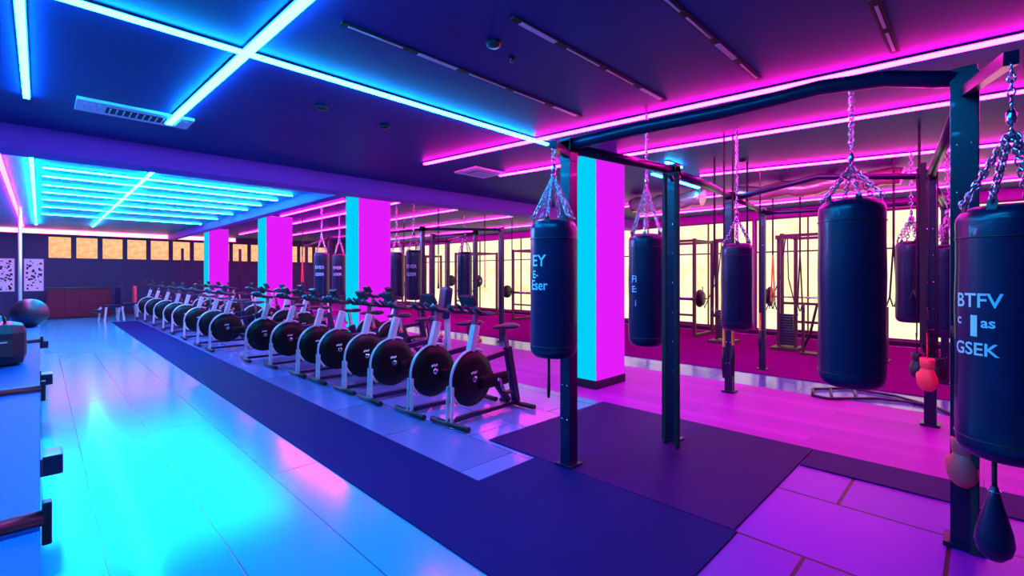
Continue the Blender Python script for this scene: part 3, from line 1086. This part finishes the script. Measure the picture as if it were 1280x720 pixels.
rack(12.2, 11.0, 1.2, 1.1, 2.45, 'brown squat rack left of the slim post bag', 1.0)
rack(12.2, 14.2, 1.2, 1.1, 2.45, 'brown squat rack behind the violet thin post', 1.35)
rack(12.3, 5.85, 1.3, 1.1, 2.5, 'brown squat rack seen between the banded post and the blue lit bag', 1.0)
rack(12.3, 2.6, 1.2, 1.1, 2.5, 'brown squat rack behind the window side rig post', 1.1)
rack(12.3, 18.0, 1.2, 1.1, 2.45, 'farthest brown squat rack in front of the cream windows', 1.2)


def cable_machine(x, y, label):
    e = empty('cable_machine', (x, y, 0.012), 0, label, 'cable machine', 'cable machines by the windows')
    for sy in (-1, 1):
        MB().box((0, sy * 0.16, 1.2), (0.06, 0.06, 2.4)).build('upright', M['brown'], e)
    MB().box((0, 0, 2.38), (0.14, 0.42, 0.08)).build('crossbar', M['brown'], e)
    MB().box((0, 0, 0.03), (0.6, 0.5, 0.06)).build('base', M['brown'], e)
    st = MB()
    for k in range(12):
        st.box((0, 0, 0.12 + k * 0.055), (0.10, 0.24, 0.048))
    st.build('weight_stack', M['steel'], e)
    c = MB()
    c.tube([(-0.06, -0.02, 2.34), (-0.1, -0.05, 1.5), (-0.22, -0.25, 0.75), (-0.15, 0.02, 0.55)], 0.012, 6)
    c.tube([(-0.06, 0.02, 2.34), (-0.1, 0.1, 1.5), (-0.25, 0.35, 0.8), (-0.2, 0.42, 1.3)], 0.012, 6)
    c.build('cable', M['vinyl'], e)


cable_machine(11.2, 2.95, 'cable machine with two close uprights right of the window side rig post')
cable_machine(12.9, 9.2, 'cable machine hidden mostly behind the slim post bag')
cable_machine(11.3, 4.3, 'cable machine between the blue lit bag and window side post')


def battle_rope(p0, label):
    e = empty('battle_rope', p0, 0, label, 'rope', 'ropes and straps by the window')
    pts = []
    for k in range(12):
        pts.append((0.0, 0.12 * k - 0.66, 0.55 + 0.5 * (-1) ** (k // 2) * (0.9 if k % 2 else 0.3)))
    MB().tube(pts, 0.025, 8).build('rope_line', M['vinyl'], e)
    MB().box((0, -0.66, 0.5), (0.05, 0.05, 1.0)).build('anchor', M['brown'], e)
    MB().box((0, 0.66, 0.5), (0.05, 0.05, 1.0)).build('anchor', M['brown'], e)
    MB().box((0, 0, 0.02), (0.3, 1.4, 0.04)).build('base', M['brown'], e)


battle_rope((10.8, 1.9, 0.012), 'zigzag black rope between short stands near the plain bag')

# solid tan tubes added in place of cream reflections on the ceiling
e = empty('ceiling_reflection', (9.5, 2.2, CEIL - 0.17), 0, 'added tan duct under the ceiling behind the rig', 'reflection')
pts = [(0, -1.3 + 0.13 * k, 0.03 * math.sin(k * 1.1)) for k in range(20)]
MB().tube(pts, [0.13 + 0.012 * (k % 2) for k in range(20)], 14).build('reflection_tube', M['reflection'], e)
for y in (-1.0, 0.0, 1.0):
    MB().bar((0, y, 0.1), (0, y, 0.17), 0.03, 0.004).build('hanger', M['chrome'], e)
e = empty('ceiling_reflection', (9.2, 4.6, CEIL - 0.20), 0, 'added tan duct seen right of the banded post', 'reflection')
MB().tube([(0, -0.7 + 0.13 * k, 0.03 * math.sin(k * 1.3)) for k in range(13)], [0.15 + 0.014 * (k % 2) for k in range(13)], 14).build('reflection_tube', M['reflection'], e)
for y in (-0.5, 0.5):
    MB().bar((0, y, 0.1), (0, y, 0.20), 0.03, 0.004).build('hanger', M['chrome'], e)


# ------------------------------------------------------------------ left side: low benches with roller bars
BZ = 0.60
def bench(y0, y1, label, bar_label=None):
    e = empty('platform_bench', (-0.75, (y0 + y1) / 2, 0), 0, label, 'bench', 'pale platform benches')
    L = y1 - y0 - 0.02
    MB().box((0, 0, BZ - 0.03), (1.5, L, 0.06), bevel=0.008).build('top', M['bench_top'], e)
    MB().box((0, 0, 0.32), (1.40, L - 0.1, 0.50)).build('body', M['steel'], e)
    for s in (-1, 1):
        MB().box((0.66, s * (L / 2 - 0.12), 0.035), (0.12, 0.12, 0.07)).build('foot', M['black'], e)
    t = MB().tube([(-0.74, -L / 2 + 0.03, BZ + 0.02), (0.76, -L / 2 + 0.03, BZ + 0.02)], 0.032, 12).build('roller_bar', M['vinyl'], e)
    MB().box((0.77, -L / 2 + 0.03, BZ - 0.0), (0.03, 0.05, 0.17), bevel=0.006).build('end_plate', M['black'], t)
    MB().box((0.735, 0, BZ - 0.13), (0.05, 0.5, 0.09), bevel=0.006).build('latch', M['steel'], e)
    MB().box((0.80, 0.3, 0.34), (0.12, 0.22, 0.13), bevel=0.012).build('pedal_box', M['steel'], e)
    return e


bench(-0.6, 2.62, 'nearest pale platform bench at the bottom corner of the aisle')
bench(2.64, 5.66, 'second pale platform bench with a black box foot on its aisle side')
bench(5.68, 9.8, 'third pale platform bench in front of the black gym bag')
bench(9.82, 13.6, 'fourth pale platform bench under the medicine ball')
q = (-0.14, 12.7, BZ)
e = empty('exercise_ball', q, 0, 'big round black exercise ball on the far pale bench', 'ball')
MB().ball((0, 0, 0.27), 0.27, u=32, v=20).build('sphere', M['vinyl'], e)
MB().torus((0, 0, 0.27), 0.2695, 0.003, n=40, seg=6).build('seam', M['black'], e)
e = empty('bolster', (-0.75, 11.4, BZ), 0, 'long black bolster cushion left of the exercise ball', 'cushion')
MB().tube([(-0.45, 0, 0.16), (-0.43, 0, 0.16), (0.33, 0, 0.16), (0.36, 0, 0.16)], [0.12, 0.16, 0.16, 0.12], 20).build('pad', M['leather'], e)
e = empty('gym_bag', (-0.42, 7.6, BZ), 0.1, 'black gym bag with front pocket and zipper at the frame edge', 'bag')
MB().box((0, 0, 0.24), (0.62, 0.40, 0.48), bevel=0.12).build('body', M['vinyl'], e)
MB().tube([(-0.15, -0.1, 0.44), (-0.12, -0.1, 0.58), (0.12, -0.1, 0.58), (0.15, -0.1, 0.44)], 0.014, 8).build('handle', M['strap'], e)
MB().box((0.02, -0.19, 0.2), (0.34, 0.05, 0.2), bevel=0.02).build('pocket', M['strap'], e)
MB().box((0.02, -0.218, 0.27), (0.26, 0.008, 0.012)).build('zipper', M['white_plastic'], e)

# pole, posters and desk by the far wall
q = P(25, 11.8)
e = empty('support_pole', (q.x, q.y, 0), 0, 'thin pink and blue lit pole left of the far windows', 'pole')
MB().tube([(0, 0, 0), (0, 0, CEIL)], 0.035, 14).build('shaft', M['silver'], e)
MB().lathe([(0.035, 0), (0.08, 0), (0.08, 0.015), (0.036, 0.02)], seg=16).build('flange', M['silver'], e)


def poster(x, z0, w, h, label, seed):
    e = empty('wall_poster', (x, Y1 - 0.005, z0), 0, label, 'poster', 'framed speckled posters')
    MB().box((0, -0.012, h / 2), (w, 0.024, h)).build('frame', M['white_plastic'], e)
    rnd = random.Random(seed)
    MB().box((0, -0.026, h / 2), (w - 0.06, 0.006, h - 0.06)).build('sheet', M['print'], e)
    mb = MB()
    for k in range(46):
        s = rnd.uniform(0.02, 0.07)
        mb.box((rnd.uniform(-w / 2 + 0.07, w / 2 - 0.07), -0.031, rnd.uniform(0.08, h - 0.08)), (s, 0.004, s * rnd.uniform(0.6, 1.6)))
    mb.build('pattern', M['vinyl'], e)


poster(-0.16, 0.98, 0.52, 1.2, 'framed speckled poster right of the thin pole', 3)
poster(-0.88, 0.98, 0.45, 1.2, 'framed speckled poster left of the thin pole', 5)
e = empty('reception_counter', (1.05, 23.9, 0), 0, 'long dark red counter under the orange far windows', 'counter')
MB().box((0, 0, 0.55), (1.75, 0.6, 1.05), bevel=0.01).build('body', M['counter'], e)
MB().box((0, 0, 1.10), (1.85, 0.68, 0.05), bevel=0.01).build('worktop', M['black'], e)
for k in range(4):
    MB().box((-0.65 + 0.43 * k, -0.305, 0.55), (0.38, 0.02, 0.9), bevel=0.004).build('panel', M['counter'], e)

# small leg machines at the far end of the aisle
for k, (x, y, lab) in enumerate(((2.3, 22.6, 'small pink lit leg machine beside the dark red counter'), (1.75, 21.4, 'small blue lit leg machine at the end of the bike row'))):
    e = empty('leg_machine', (x, y, 0.0), 0.3 * k, lab, 'exercise machine')
    MB().box((0, 0, 0.5), (0.42, 0.42, 0.10), bevel=0.03).build('seat', M['leather'], e)
    MB().box((0.22, 0, 0.86), (0.09, 0.40, 0.62), bevel=0.03).build('backrest', M['red'] if k == 0 else M['leather'], e)
    for sx in (-0.28, 0.28):
        for sy in (-0.22, 0.22):
            MB().bar((sx, sy, 0), (sx * 0.8, sy * 0.9, 0.48), 0.05, 0.05).build('leg', M['silver'], e)
    MB().tube([(-0.4, -0.25, 0.35), (-0.4, 0.25, 0.35)], 0.06, 12).build('roller', M['vinyl'], e)
    MB().bar((-0.28, 0, 0.46), (-0.4, 0, 0.35), 0.05, 0.05).build('lever', M['silver'], e)
    MB().bar((0.26, -0.2, 0.45), (0.26, 0.2, 0.45), 0.05, 0.05).build('crossbar', M['silver'], e)
